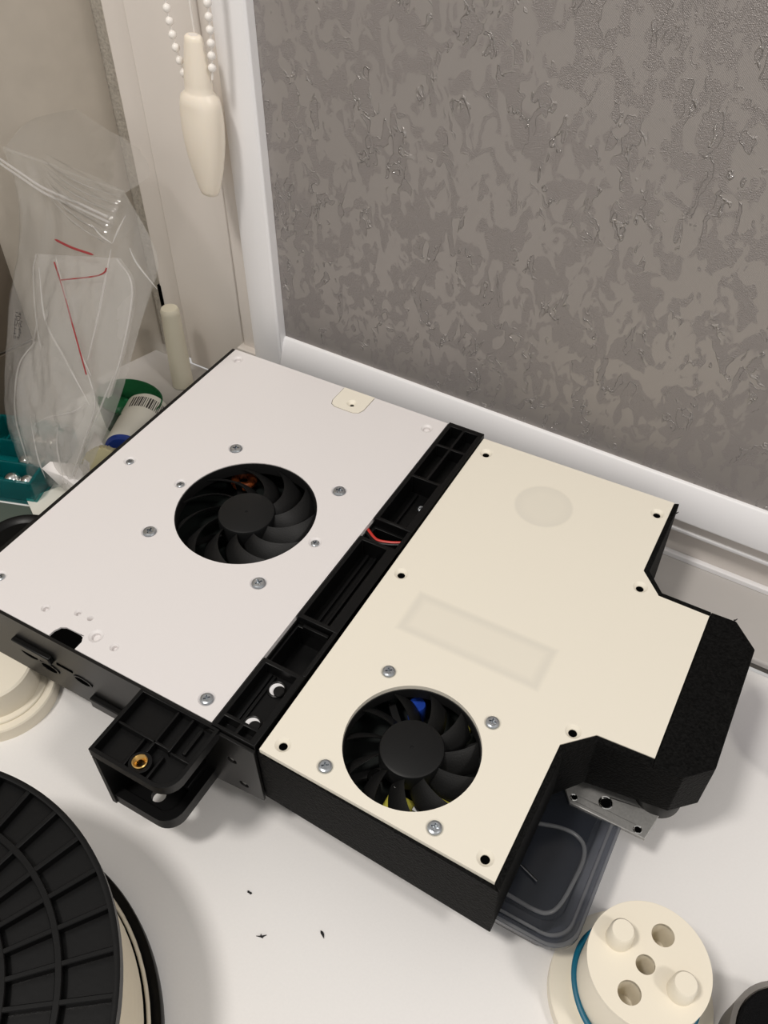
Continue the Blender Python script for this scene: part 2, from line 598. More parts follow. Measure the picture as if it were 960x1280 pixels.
win = thing('window_1', 'white plastic window frame and sill behind the grey blind', None, (0, 140, -64), kind='structure')
b = B()
wbox(b, -420, 560, 0, 51.5, -67.6, -63.2)
obj('window_sill', b, M['sill'], win, bevel=1.2)
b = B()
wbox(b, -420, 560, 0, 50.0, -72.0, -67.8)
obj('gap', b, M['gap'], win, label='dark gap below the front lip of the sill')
b = B()
wbox(b, -199, 560, -30, 0.0, -63.2, -36)
obj('frame_rail', b, M['frame'], win, bevel=1.0)
b = B()
wbox(b, -199, 560, 0.0, 3.6, -63.2, -59.6)
obj('glazing_bead', b, M['frame_white'], win, bevel=0.5, label='thin white bead along the foot of the frame')
b = B()
wbox(b, -199, 560, -6, 7.0, -35.0, -25.6)
obj('frame_rail', b, M['frame'], win, bevel=0.6)
b = B()
wbox(b, -199, 560, -2, 8.2, -37.4, -34.8)
obj('frame_lip', b, M['frame_white'], win, bevel=0.8, label='thin white lip along the frame')
b = B()
wbox(b, -253, -198.5, -30, 0.0, -63.2, 420)
obj('frame_post', b, M['frame'], win, bevel=1.0)
b = B()
wbox(b, -197.2, -176, -30, 1.6, -63.2, 420)
obj('frame_post', b, M['frame'], win, bevel=1.4)
b = B()
wbox(b, -274.5, -254.2, -30, -4.0, -63.2, 420)
obj('frame_post', b, M['frame'], win, bevel=1.0)
b = B()
wbox(b, -292, -274.5, -30, -8.0, -63.2, 420)
obj('sealant_joint', b, M['gasket'], win, label='crumbly grey sealant joint beside the frame')
b = B()
wbox(b, -276.2, -273.2, -6.0, -3.4, -62, -6)
obj('gap', b, M['hole'], win, label='black gap low in the joint')

# splayed side reveal, brown tiles lower down
b = B()
prism(b, [(-287, 152), (-352, -60), (-352, -200), (-372, -200), (-372, 170), (-287, 170)], (), -92, 460)
wl = obj('wall_left', b, M['wall'], base=(-330, 60, -92))
tag(wl, 'pale grey painted window reveal at the left', None, kind='structure')
dirv = Vector((-65, -212, 0)).normalized()
nrm = Vector((dirv.y, -dirv.x, 0)) * -1
def on_reveal(s, z, h):
    p = Vector((-287, 152, 0)) + dirv * s - Vector((dirv.y, -dirv.x, 0)) * h
    return (p.x, p.y, z)
for (s0, s1, z0, z1) in ((88, 221, 64, 102), (88, 221, -10, 62), (88, 221, -72, -12)):
    b = B()
    corners = [on_reveal(s, z, h) for s in (s0, s1) for h in (0.2, 3.2) for z in (z0, z1)]
    v = [b.verts.new(c) for c in corners]
    for f in ((0, 1, 3, 2), (4, 6, 7, 5), (0, 4, 5, 1), (2, 3, 7, 6), (0, 2, 6, 4), (1, 5, 7, 3)):
        b.faces.new([v[i] for i in f])
    obj('tile', b, M['tile'], wl, bevel=0.6)

# ------------------------------------------------------------------ roller blind
blind = thing('roller_blind', 'grey jacquard roller blind with shiny threads in white guide rails over the window', 'blind', (100, 135, -25))
b = B()
wbox(b, -160, 560, 3.0, 4.0, -14, 420)
obj('fabric', b, M['blind'], blind)
def rail_profile(bm, pts, x0, x1, horizontal=True):
    """extrude (h, t) profile along the window"""
    rows = []
    for q in (x0, x1):
        row = []
        for h, t in pts:
            p = Vector((q - 4.9, D0 - h, t)) if horizontal else Vector((t - 4.9, D0 - h, q))
            row.append(bm.verts.new(WM @ p))
        rows.append(row)
    n = len(pts)
    for i in range(n):
        j = (i + 1) % n
        bm.faces.new((rows[0][i], rows[0][j], rows[1][j], rows[1][i]))
    bm.faces.new(rows[0][::-1])
    bm.faces.new(rows[1])
b = B()
rail_profile(b, [(1.5, -3.0), (5.6, -3.2), (6.4, -4.0), (12.8, -23.4), (12.4, -24.8), (1.5, -25.2)], -157.8, 560, True)
obj('bottom_rail', b, M['frame_white'], blind, bevel=0.5)
b = B()
rail_profile(b, [(1.5, -157), (9.4, -157.6), (10.6, -159), (11.2, -166), (10.4, -177), (8.6, -181.5), (1.5, -182.5)], -62, 420, False)
obj('guide_rail', b, M['frame_white'], blind, bevel=0.5)
b = B()
tube(b, [(-186.5, 131, 176), (-188, 131.5, 240), (-189.5, 132, 420)], 0.5, 6)
obj('tension_cord', b, M['bead'], blind)

# chain and its weight
CW = Vector((-186.6, 127.4, 136.5))
pull = thing('chain_weight', 'cream plastic drop-shaped weight hanging on the white bead chain', 'chain weight', (-188.7, 127.5, 94))
b = B()
prof = [(0, 86), (4.0, 86), (5.2, 85), (5.6, 83), (6.9, 75), (8.0, 67), (8.4, 62), (8.4, 58.5), (9.2, 57.4), (11.6, 55.2), (12.6, 51), (13.0, 46), (13.2, 40), (12.8, 32),
        (11.6, 23), (10.0, 15), (8.2, 8), (6.7, 3), (5.7, 0.6), (4.8, 0), (0, 0)]
PSX, PSY = 0.72, 1.0
def facet(a, z):
    # soft flat faces front and back
    k = abs(math.cos(a))
    return 1.0 - 0.10 * max(0, k - .72) / .28 * (1 if 6 < z < 52 else 0)
mx = along((-188.9, 127.4, 94.5), (-184.4, 127.2, 180)) 
lathe(b, prof, mx, 48, PSX, PSY, fn=facet)
obj('shell', b, M['pull'], pull, sharp=60)
b = B()
lathe(b, [(0, 86.2), (2.6, 86.2), (2.7, 86.0)], mx, 24, .72, 1)
obj('cap_recess', b, M['frame'], pull)
chain = thing('bead_chain', 'white plastic bead chain looping down to the cream weight', 'chain', (-187, 127.5, 158))
bead_bm = B()
bmesh.ops.create_icosphere(bead_bm, subdivisions=2, radius=2.25)
bead_me = mesh_of(bead_bm, 'bead', M['bead'])
for pts in ([(-193.4, 127.5, 154), (-194.8, 127.5, 160), (-198.0, 127.6, 174), (-199.6, 127.8, 190), (-200.6, 128, 210), (-202, 128.3, 300)],
            [(-175.6, 127.0, 160), (-174.6, 127.0, 167), (-173.0, 127, 182), (-172.2, 127, 198), (-171.6, 127.2, 220), (-171, 127.4, 300)]):
    sp = spline(pts, 40)
    b = B()
    tube(b, sp[::6], 0.55, 6)
    obj('cord', b, M['bead'], chain)
    acc = 0.0
    for p, q in zip(sp, sp[1:]):
        acc += (q - p).length
        if acc >= 6.0:
            acc = 0.0
            inst('bead', bead_me, chain, q)

# ------------------------------------------------------------------ the electronics enclosure
dev = thing('electronics_enclosure', 'white and cream 3D-printed electronics enclosure with two black fans and black shell on the desk', 'enclosure', (0, 0, -46))

# --- screws (shared meshes)
def cross_pts(a, w):
    return [(a, w), (w, w), (w, a), (-w, a), (-w, w), (-a, w), (-a, -w), (-w, -w), (-w, -a), (w, -a), (w, -w), (a, -w)]
def screw_mesh(r):
    bm = B()
    hole = cross_pts(r * .52, r * .13)
    prism(bm, ring_pts(0, 0, r, 28), [hole], -1.2, 0.0)
    lathe(bm, [(r, 0.0), (r * .92, .35), (r * .7, .6)], None, 28)
    prism(bm, ring_pts(0, 0, r * .7, 28), [hole], -0.2, 0.6, bottom=False)
    lathe(bm, [(r * .6, -0.75), (0, -0.9)], None, 16)
    return mesh_of(bm, 'screw', M['zinc'], sharp=30)
SC_BIG, SC_MID, SC_SM = screw_mesh(3.5), screw_mesh(3.0), screw_mesh(2.3)

# --- white cover
WF = (-83.2, -3.3)       # white fan centre
CF = (57.6, -82.0)       # cream fan centre
white_screws = [(-117.3, 34.5, 0), (-48.2, 33.5, 0), (-49.0, -40.7, 0), (-118.0, -39.7, 0), (-31.0, -105.6, 1), (-126.4, -3.9, 2), (-39.3, -4.8, 2), (-162.7, -3.1, 2), (-162.3, -99.1, 2)]
dimples = [(-166.4, 104.0, 3.4), (-30.8, 102.4, 3.4), (-128.4, -102.9, 2.2), (-112.9, -97.6, 1.8), (-105.6, -97.3, 1.5), (-96.2, -103.7, 3.6), (-84.5, -104.4, 2.2)]
w_out = [(-174, 112.4), (-22, 112.4), (-22, -114), (-99.6, -114)]
w_out += [(-99.6, -109.5), (-101, -107.2), (-103.6, -106.4), (-111.6, -106.6), (-114, -107.8), (-115.4, -111), (-115.6, -114), (-174, -114)]
b = B()
tab_hole = [(-92.6, 112.0), (-92.6, 98.5), (-91.2, 95.0), (-88, 93.4), (-75.5, 93.4), (-72.2, 95.0), (-70.8, 98.5), (-70.8, 112.0)]
holes = [ring_pts(*WF, 37.4, 72), tab_hole]
for x, y, k in white_screws:
    holes.append(ring_pts(x, y, (4.3, 3.9, 3.4)[k], 28))
for x, y, r in dimples:
    holes.append(ring_pts(x, y, r, 24))
prism(b, w_out, holes, -3.0, 0.0)
for x, y, k in white_screws:
    countersink(b, x, y, 0, (4.3, 3.9, 3.4)[k], (3.4, 3.0, 2.2)[k], 0.9, True)
for x, y, r in dimples:
    countersink(b, x, y, 0, r, r * .62, 0.9, True, 24)
cover = obj('white_cover', b, M['white_print'], dev, bevel=0.45, label='glossy white cover plate with fan opening')
for x, y, k in white_screws:
    inst('screw', (SC_BIG, SC_MID, SC_SM)[k], dev, (x, y, -0.15 if k < 2 else -0.75), (0, 0, random.uniform(0, 1.5)))
b = B()
inn = [(-92.2, 112.4), (-92.2, 98.6), (-90.9, 95.3), (-87.9, 93.8), (-75.6, 93.8), (-72.5, 95.3), (-71.2, 98.6), (-71.2, 112.4)]
prism(b, inn, [ring_pts(-80.5, 101.2, 3.2, 24)], -3.4, 0.15)
countersink(b, -80.5, 101.2, 0.15, 3.2, 1.3, 1.8, False, 24)
lathe(b, [(1.4, -4.0), (0, -4.0)], at(-80.5, 101.2, 0), 16)
obj('mounting_tab', b, M['cream_plain'], dev, label='small cream screw tab let into the white cover')
inst('screw_hole', mesh_of((lambda q: (lathe(q, [(1.35, 0), (0, 0)], None, 16), q)[1])(B()), 'screw_hole', M['hole']), dev, (-80.5, 101.2, -2.2))

# --- black shell under the white cover
b = B()
prism(b, [(-176.6, 112.6), (-21.4, 112.6), (-21.4, -115.4), (-176.6, -115.4)], [w_out and [(-173, 111), (-23, 111), (-23, -105), (-173, -105)]], -45, -3.05)
prism(b, [(-176.6, 112.6), (-21.4, 112.6), (-21.4, 112.45), (-174.1, 112.45), (-174.1, -114.1), (-21.4, -114.1), (-21.4, -115.6), (-176.6, -115.6)], (), -3.05, -0.3)
prism(b, [(-173, 111), (-23, 111), (-23, -105), (-173, -105)], (), -44.5, -41)
shell_w = obj('smooth_shell', b, M['charcoal'], dev, bevel=0.4, label='smooth black box under the white cover')
b = B()
box(b, -115.4, -99.8, -114.05, -106.5, -9, -1.0)
obj('notch_pocket', b, M['hole'], dev)
# near wall features: ledges, slots
b = B()
box(b, -143, -118.2, -118.2, -115.2, -21.5, -16.5)
obj('wall_ledge', b, M['charcoal'], dev, bevel=0.6)
b = B()
box(b, -98, -59, -118.4, -115.2, -41, -34)
obj('wall_ledge', b, M['charcoal'], dev, bevel=0.6)
def oval_recess(x, z, w, h, name='wall_slot'):
    bm = B()
    outer = [(w * math.cos(a) , h * math.sin(a)) for a in [2 * PI * i / 28 for i in range(28)]]
    inner = [(p[0] * .8, p[1] * .72) for p in outer]
    prism(bm, outer, [inner], 0, 0.5)
    for v in bm.verts:
        v.co = Vector((x + v.co.x, -115.4 - v.co.z, z + v.co.y))
    o = obj(name, bm, M['black'], dev)
    bm = B()
    prism(bm, inner, (), 0, 0.15)
    for v in bm.verts:
        v.co = Vector((x + v.co.x, -115.4 - v.co.z, z + v.co.y))
    obj('slot_floor', bm, M['hole'], o)
    return o
oval_recess(-136.5, -27.5, 7.0, 3.3)
oval_recess(-124.5, -30.5, 6.4, 3.6)
oval_recess(-101.5, -25.5, 6.0, 3.0)
b = B()
box(b, -117, -107, -115.75, -115.2, -22.6, -21.2)
obj('wall_groove', b, M['hole'], dev)

# --- centre rail between the two covers
b = B()
XL, XR = -21.2, 1.0
pk = []
def pocket(x0, x1, y0, y1):
    return [(x0, y0), (x1, y0), (x1, y1), (x0, y1)]
# far section with five pockets
prism(b, [(XL, 24), (XR, 24), (XR, 112.8), (XL, 112.8)],
      [pocket(-18.8, -11.2, 92.6, 109.6), pocket(-9.8, -1.8, 92.6, 109.6),
       pocket(-18.8, -11.2, 63.4, 91.0), pocket(-9.8, -1.8, 63.4, 91.0), pocket(-18.8, -3.0, 26, 61.8)], -44, 1.2)
# low saddle for the wires
prism(b, [(XL, 10), (XR, 10), (XR, 24), (XL, 24)], [pocket(-19.5, -2.5, 11.5, 22.5)], -44, -4.5)
# long middle pocket
prism(b, [(XL, -49), (XR, -49), (XR, 10), (XL, 10)], [pocket(-18.8, -4.5, -46.8, 7.8)], -44, 1.0)
# deep open box
prism(b, [(XL, -76), (XR, -76), (XR, -49), (XL, -49)], [pocket(-20.0, -1.5, -74.5, -50.5)], -44, -5.0)
prism(b, [(-1.2, -76), (XR, -76), (XR, 24), (-1.2, 24)], (), -5, 0.9)
# near section with hole pocket and two little cells
prism(b, [(XL, -115.2), (XR, -115.2), (XR, -76), (XL, -76)],
      [pocket(-18.8, -2.2, -107.4, -78.2), pocket(-18.8, -10.4, -113.6, -109), pocket(-8.8, -2.2, -113.6, -109)], -44, 1.0)
for x0, x1, y0, y1, zf in ((-19, -1.6, 92, 110, -7), (-19, -1.6, 63, 92, -7), (-19, -2.8, 25, 62, -11), (-20, -2, 11, 23, -14), (-19, -4, -47, 8, -10),
                           (-20.2, -1, -75, -50, -18), (-19, -2, -108, -78, -6), (-19, -2, -114, -108.8, -5)):
    box(b, x0, x1, y0, y1, zf - 2, zf)
obj('centre_rail', b, M['black'], dev, bevel=0.3, label='black ribbed rail with pockets between the covers')
for x, y0, y1, z, in ((-14.5, 27, 60, -9.0), (-6.0, 27, 60, -9.5), (-15.0, -46, 7, -8.0), (-10.5, -46, 7, -8.0), (-7.0, -46, 7, -7.5), (-15.6, -106, -79, -4.5), (-13.6, -106, -79, -4.8)):
    b = B()
    box(b, x - .8, x + .8, y0, y1, z - 2, z)
    obj('rail_rib', b, M['black'], dev, bevel=0.25)
b = B()
box(b, -17, -3, -51.3, -49.6, -6, -2.2)
obj('rail_rib', b, M['black'], dev, bevel=0.25)
b = B()
box(b, -18, -3, 24.2, 25.8, -6, 1.5)
obj('rail_rib', b, M['black'], dev, bevel=0.25)
inst('screw', screw_mesh(2.0), dev, (-7.6, 51.4, -9.8), (0.2, 0, 0.5))
for x, y in ((-9.4, -84.2), (-8.8, -104.0)):
    b = B()
    lathe(b, [(4.3, -6.1), (4.3, -5.2), (3.9, -5.0), (3.5, -5.2), (3.4, -5.8)], at(x, y, 0), 28)
    g = obj('grommet', b, M['charcoal'], dev)
    b = B()
    lathe(b, [(3.4, -5.8), (0, -5.8)], at(x, y, 0), 24)  # closed white disc, coloured for the brightness showing in the hole
    obj('opening', b, M['frame_white'], g, label='white disc painting the brightness of a hole in the rail floor')
    b = B()
    lathe(b, [(2.7, -6), (2.7, -4.4), (2.2, -4.0), (0, -4.0)], at(x + 2.0, y - .8, 0), 20)
    obj('stud', b, M['charcoal'], g)
for dx, col in ((0, 'red'), (-1.6, 'black')):
    b = B()
    tube(b, spline([(-24, 21 + dx, -4.5), (-20.5, 17.5 + dx, -3.0), (-14, 14.2 + dx, -2.9), (-7, 15.2 + dx, -2.2), (-1.4, 17.4 + dx, -1.6)], 8), 0.95, 10)
    obj('wire', b, M[col], dev, label='thin %s wire crossing the rail' % col)

# end plate below the near end of the rail
b = B()
for k, (x, z) in enumerate(((-12.2, -17.5), (-7.6, -33.0))):
    pass
pl = [(-29, -47), (2.0, -43), (1.6, -1.2), (-21.5, -1.2), (-29, -8)]
ov = lambda x, z: [(x + 2.6 * math.cos(a), z + 1.9 * math.sin(a)) for a in [2 * PI * i / 20 for i in range(20)]]
prism(b, pl, [ov(-12.2, -19.0), ov(-8.2, -37.0)], 0, 1.6)
for v in b.verts:
    v.co = Vector((v.co.x, -115.4 - v.co.z, v.co.y))
obj('end_plate', b, M['charcoal'], dev, bevel=0.3)
for x, z in ((-12.2, -19.0), (-8.2, -37.0)):
    b = B()
    prism(b, ov(x, z), (), 0, 0.2)
    for v in b.verts:
        v.co = Vector((v.co.x, -115.35 - v.co.z, v.co.y))
    obj('plate_hole', b, M['hole'], dev)
    b = B()
    lathe(b, [(1.5, 0), (1.3, .5), (0, .6)], at(x - .6, -115.6, z - .5) @ Matrix.Rotation(PI / 2, 4, 'X'), 16)
    obj('bolt_end', b, M['steel'], dev)

# corner bracket
b = B()
prism(b, rrect(-59, -16.6, -149.4, -115.4, 9, 8, (0, 0, 0, 1)), [rrect(-57.2, -18.4, -147.6, -116.6, 7.4, 8, (0, 0, 0, 1))], -5.2, 0.4)
prism(b, rrect(-58, -17.6, -148.4, -116, 8, 8, (0, 0, 0, 1)), (), -5.2, -4.6)
lathe(b, [(5.0, -6), (5.0, -0.8), (3.0, -0.8), (3.0, -5.8)], at(-36.7, -143.2, 0), 28)
prism(b, [(-59, -149.4), (-56.6, -149.4), (-56.6, -115.4), (-59, -115.4)], (), -46, -6)
prism(b, rrect(-59, -24.4, -148.6, -115.4, 9, 8, (0, 0, 0, 1)), [ring_pts(-40.7, -138.2, 3.4, 28)], -46, -42)
lip = rrect(-59, -24.4, -148.6, -115.4, 9, 8, (0, 0, 0, 1))
lipi = rrect(-50, -28.6, -144.4, -113, 6, 8, (0, 0, 0, 1))
prism(b, lip, [rrect(-57, -28.6, -144.2, -116, 6, 8, (0, 0, 0, 1))], -42.2, -38.6)
box(b, -31.5, -28.6, -131, -116, -38.8, -35.6)
br = obj('corner_bracket', b, M['black'], dev, bevel=0.35, label='black corner bracket tray with a brass insert')
b = B()
lathe(b, [(3.3, -0.4), (3.3, 0.1), (2.9, 0.35), (2.2, -0.3), (1.5, -1.2), (1.4, -5), (0, -5)], at(-36.7, -143.2, 0), 28)
obj('brass_insert', b, M['brass'], br)
for x0, x1, y0, y1, z1 in ((-57.3, -30, -133.4, -132.2, -0.4), (-38.1, -36.9, -138.4, -116.6, -0.4), (-30.2, -29.0, -134, -116.6, -0.4), (-30.2, -18.5, -134, -132.9, -1.5),
                           (-25.4, -23.6, -131, -118, -2.6), (-43.6, -42.4, -147.5, -133, -2.0), (-31.2, -30.0, -147.5, -136, -2.0)):
    b = B()
    box(b, x0, x1, y0, y1, -5.8, z1)
    obj('tray_rib', b, M['black'], br, bevel=0.25)

# --- cream cover
P = [(1.8, 110.1), (111.9, 111.8), (112.2, 58.2), (123.5, 46.2), (147.9, 45.9), (147.7, -38.5), (123.2, -39.8), (111.3, -51.6), (111.1, -117.0), (3.0, -114.6)]
cream_screws = [(31.3, -54.6), (82.4, -55.7), (82.0, -109.1), (31.0, -107.7)]
cream_holes = [(8.2, 99.5), (8.9, -1.7), (10.5, -108.1), (104.2, -110.4), (113.9, -43.1), (114.1, 47.3), (106.4, 100.0)]
b = B()
holes = [ring_pts(*CF, 29.2, 72)]
holes += [ring_pts(x, y, 3.7, 28) for x, y in cream_screws]
holes += [ring_pts(x, y, 3.5, 28) for x, y in cream_holes]
prism(b, P, holes, -2.6, 0.0)
for x, y in cream_screws:
    countersink(b, x, y, 0, 3.7, 3.0, 0.7, True)
for x, y in cream_holes:
    countersink(b, x, y, 0, 3.5, 1.9, 1.5, False)
# printed base edge at the back
prism(b, [(1.8, 110.1), (111.9, 111.8), (111.9, 113.0), (1.8, 111.4)], (), -3.2, -0.9)
obj('cream_cover', b, M['cream'], dev, bevel=0.4, label='cream cover plate with fan opening and faint grey marks')
for x, y in cream_screws:
    inst('screw', SC_MID, dev, (x, y, 0.0), (0, 0, random.uniform(0, 1.5)))
hm = B()
lathe(hm, [(1.95, 0), (0, 0)], None, 20)
hole_me = mesh_of(hm, 'screw_hole', M['hole'])
for x, y in cream_holes:
    inst('screw_hole', hole_me, dev, (x, y, -2.0))

# --- textured black shell round the cream cover
O = [(1.6, -115.0), (113.8, -118.6), (113.9, -53.0), (124.3, -42.5), (148.0, -41.4), (160.5, -41.2), (170.9, -30.9), (171.1, 36.9), (159.9, 48.9), (148.2, 48.6), (124.5, 48.8), (114.9, 59.6), (114.4, 112.9), (1.4, 111.2)]
ZB = [-42, -44, -40, -36, -32, -29.5, -30, -30, -32, -34, -44, -60, -60, -42]
b = B()
Pin = [(5, 107), (108.6, 108.6), (109, 57), (121.5, 43.2), (144.5, 42.8), (144.5, -35.6), (121.6, -36.6), (108.2, -50.2), (108, -113.4), (6, -111.6)]
prism(b, O[:], [Pin], -34, -2.7, zb=ZB)
# raised rim beside the plate
prism(b, [(111.2, -117.0), (113.8, -118.6), (113.9, -53.0), (124.3, -42.5), (148.0, -41.4), (147.8, -38.6), (123.2, -39.9), (111.4, -51.6)], (), -2.8, -0.15)
prism(b, [(112.0, 111.8), (114.4, 112.9), (114.9, 59.6), (124.5, 48.8), (148.2, 48.6), (148.0, 46.0), (123.5, 46.3), (112.3, 58.2)], (), -2.8, -0.1)
prism(b, Pin, (), -40, -38)
obj('textured_shell', b, M['black_fuzzy'], dev, bevel=0.35, label='rough black shell around the cream cover')
b = B()
prism(b, [(148.0, -41.4), (160.5, -41.2), (170.9, -30.9), (171.1, 36.9), (159.9, 48.9), (148.2, 48.6)], (), -3.0, 0.0)
obj('side_cap', b, M['black_fuzzy'], dev, bevel=0.5, label='rough black chamfered side cap')
for x, y, r in ((114.6, 105, 1.2), (158.6, 49.2, 1.1)):
    b = B()
    tube(b, [(x, y, -.3), (x + .7, y + .2, .2), (x + 1.2, y + 1.0, .5)], [.4, .3, .15], 6)
    obj('print_string', b, M['black'], dev)
# steel plate under the notch and the foot
b = B()
sp_o = [(120.8, -20), (120.6, -35.2), (117.3, -43.6), (121.8, -49.3), (156.7, -49.3), (159.2, -34), (159, -20)]
prism(b, sp_o, [ring_pts(136.0, -41.4, 3.0, 28), ring_pts(122.6, -46.0, 1.5, 20), ring_pts(153.6, -33.4, 2.2, 24), ring_pts(152.5, -46.6, 1.8, 20)], -47.6, -45.6)
pltm = obj('steel_plate', b, M['steel'], dev, bevel=0.3, label='dull steel plate with screw holes')
for x, y, r in ((136.0, -41.4, 3.0), (122.6, -46.0, 1.5), (153.6, -33.4, 2.2), (152.5, -46.6, 1.8)):
    b = B()
    lathe(b, [(r + .25, -45.6), (r, -45.35), (r - .35, -45.6), (r - .5, -46.6), (0, -46.6)], at(x, y, 0), 24)
    obj('hole_rim', b, M['chrome'], pltm)
    b = B()
    lathe(b, [(r * .72, -46.4), (0, -46.3)], at(x + .2, y + .2, 0), 20)
    obj('hole_core', b, M['hole'], pltm)
b = B()
lathe(b, [(0, -29), (11, -29), (11.4, -38), (11, -48), (9.5, -50.5), (0, -50.5)], at(155.0, -25.5, 0), 36)
obj('round_foot', b, M['black_matt'], dev)

# --- fans
def make_fan(cx, cy, r_hub, r_tip, n, ztop, zh, sweep, chord0, chord1, power, opening, zrim):
    b = B()
    ri = opening + 0.6
    lathe(b, [(opening - .08, zrim), (opening - .45, zrim - .1), (opening - .45, ztop - 6.5), (ri + 3, ztop - 6.5), (ri + 3, -3.3), (opening - .08, -3.3)], at(cx, cy, 0), 72, closed=True)
    for k in range(4):
        a = PI / 4 + k * PI / 2
        mt = at(cx, cy, 0) @ Matrix.Rotation(a, 4, 'Z')
        box(b, r_hub * .6, ri + 1, -1.6, 1.6, ztop - zh - 4.5, ztop - zh - 2.5, mt)
    f = obj('cooling_fan', b, M['fan'], dev, label='black cooling fan with %d curved blades' % n)
    b = B()
    zt = ztop + 0.2
    lathe(b, [(0, zt - .25), (.7, zt - .25), (.8, zt), (r_hub - 1.6, zt), (r_hub - .5, zt - .45), (r_hub, zt - 1.4), (r_hub, zt - zh), (0, zt - zh)], at(cx, cy, 0), 64)
    obj('fan_hub', b, M['hub'], f)
    b = B()
    nu, nv = 14, 6
    grid = {}
    for s in (0, 1):
        for i in range(nu + 1):
            u = i / nu
            r = r_hub - .3 + (r_tip - r_hub + .3) * u
            for j in range(nv + 1):
                v = j / nv
                ch = chord0 + (chord1 - chord0) * u
                a = sweep * u ** power + (v - .5) * ch
                z = (v - .5) * zh * (.92 - .12 * u) + .9 * math.sin(PI * v) * (1 - .3 * u)
                grid[s, i, j] = b.verts.new((r * math.cos(a), r * math.sin(a), z - s * 0.9))
    for i in range(nu):
        for j in range(nv):
            b.faces.new((grid[0, i, j], grid[0, i + 1, j], grid[0, i + 1, j + 1], grid[0, i, j + 1]))
            b.faces.new((grid[1, i, j], grid[1, i, j + 1], grid[1, i + 1, j + 1], grid[1, i + 1, j]))
    for i in range(nu):
        for j in (0, nv):
            b.faces.new((grid[0, i, j], grid[0, i + 1, j], grid[1, i + 1, j], grid[1, i, j]))
    for j in range(nv):
        for i in (0, nu):
            b.faces.new((grid[0, i, j], grid[0, i, j + 1], grid[1, i, j + 1], grid[1, i, j]))
    me = mesh_of(b, 'fan_blade', M['fan'], sharp=50)
    for k in range(n):
        inst('fan_blade', me, f, (cx, cy, ztop - zh * .52 - .4), (0, 0, 2 * PI * k / n + .2))
    return f
make_fan(*WF, 15.2, 36.4, 11, -1.2, 11.0, math.radians(40), math.radians(26), math.radians(25), 1.2, 37.4, -0.5)
make_fan(*CF, 14.0, 28.4, 11, -2.2, 10.0, math.radians(16), math.radians(24), math.radians(17), 1.1, 29.2, -2.4)

# --- things seen between the blades
b = B()
box(b, -160, -28, -90, 90, -26, -24.5)
obj('circuit_board', b, M['board'], dev)
b = B()
box(b, 12, 104, -105, -30, -26, -24.5)
obj('circuit_board', b, M['board'], dev)
b = B()
lathe(b, [(5.0 + 2.6 * math.cos(a), -20 + 2.6 * math.sin(a)) for a in [2 * PI * i / 12 for i in range(12)]], at(-112, 31, 0), 28, closed=True)
obj('copper_coil', b, M['orange'], dev)
b = B()
lathe(b, [(0, -24.5), (4.2, -24.5), (4.2, -15), (3.6, -14), (0, -14)], at(46.5, -55.5, 0), 24)
obj('capacitor', b, M['blue_cap'], dev, label='blue capacitor seen between fan blades')
b = B()
lathe(b, [(0, -24.5), (3.8, -24.5), (3.8, -15), (3.3, -14.5), (0, -14.5)], at(47.2, -95.0, 0), 24)
obj('capacitor', b, M['chrome'], dev, label='silver capacitor seen between fan blades')
for x0, x1, y0, y1 in ((56, 68, -106, -97), (70, 84, -102, -90), (66, 72, -52, -46)):
    b = B()
    box(b, x0, x1, y0, y1, -24.5, -14.5)
    obj('transformer', b, M['yellow'], dev, bevel=0.6, label='yellow taped transformer seen between fan blades')
b = B()
box(b, 68, 71, -101, -97, -24.5, -13.8)
obj('terminal', b, M['chrome'], dev)

# ------------------------------------------------------------------ filament spool
SX, SY = -67.0, -274.2
spool = thing('filament_spool', 'big black ribbed spool wound with ivory filament at the lower left desk edge', 'spool', (SX, SY, DESK))
b = B()
lathe(b, [(27, -4.2), (99.0, -4.2), (99.0, 0.0), (100.2, 0.3), (101.2, 0), (101.2, -5.2), (100, -6), (27, -6)], at(SX, SY, 0), 128, closed=True)
lathe(b, [(27, -6), (27, 0), (30, 0), (30, -6)], at(SX, SY, 0), 48, closed=True)
obj('top_flange', b, M['black'], spool)
for r in (80.0, 61.0, 44.0):
    b = B()
    lathe(b, [(r - 1.3, -4.3), (r - 1.3, -0.7), (r - 1.0, -0.4), (r + 1.0, -0.4), (r + 1.3, -0.7), (r + 1.3, -4.3)], at(SX, SY, 0), 96)
    obj('ring_rib', b, M['black'], spool)
b = B()
box(b, 61.5, 99.2, -1.0, 1.0, -4.3, -0.5)
bmesh.ops.bevel(b, geom=[e for e in b.edges if abs(e.verts[0].co.z + .5) < .01 and abs(e.verts[1].co.z + .5) < .01], offset=.3, segments=1, affect='EDGES')
rib_me = mesh_of(b, 'radial_rib', M['black'])
b = B()
box(b, 30, 61, -0.9, 0.9, -4.3, -0.6)
rib2_me = mesh_of(b, 'radial_rib', M['black'])
for k in range(40):
    inst('radial_rib', rib_me, spool, (SX, SY, 0), (0, 0, math.radians(.2 + 9 * k)))
for k in range(20):
    inst('radial_rib', rib2_me, spool, (SX, SY, 0), (0, 0, math.radians(4.7 + 18 * k)))
b = B()
prof = [(60, -7)]
for i in range(33):
    z = -8.0 - i * 1.7
    prof += [(96.4 + .5 * math.sin(i * 1.7), z + .45), (97.2 + .5 * math.sin(i * 1.7), z), (96.4 + .5 * math.sin(i * 1.7), z - .45)]
prof += [(60, -65.5)]
lathe(b, prof, at(SX, SY, 0), 96)
tube(b, [(SX + 98.8 * math.cos(a), SY + 98.8 * math.sin(a), -64.6 + .6 * math.sin(a * 2)) for a in [2 * PI * i / 96 for i in range(97)]], 0.9, 8)
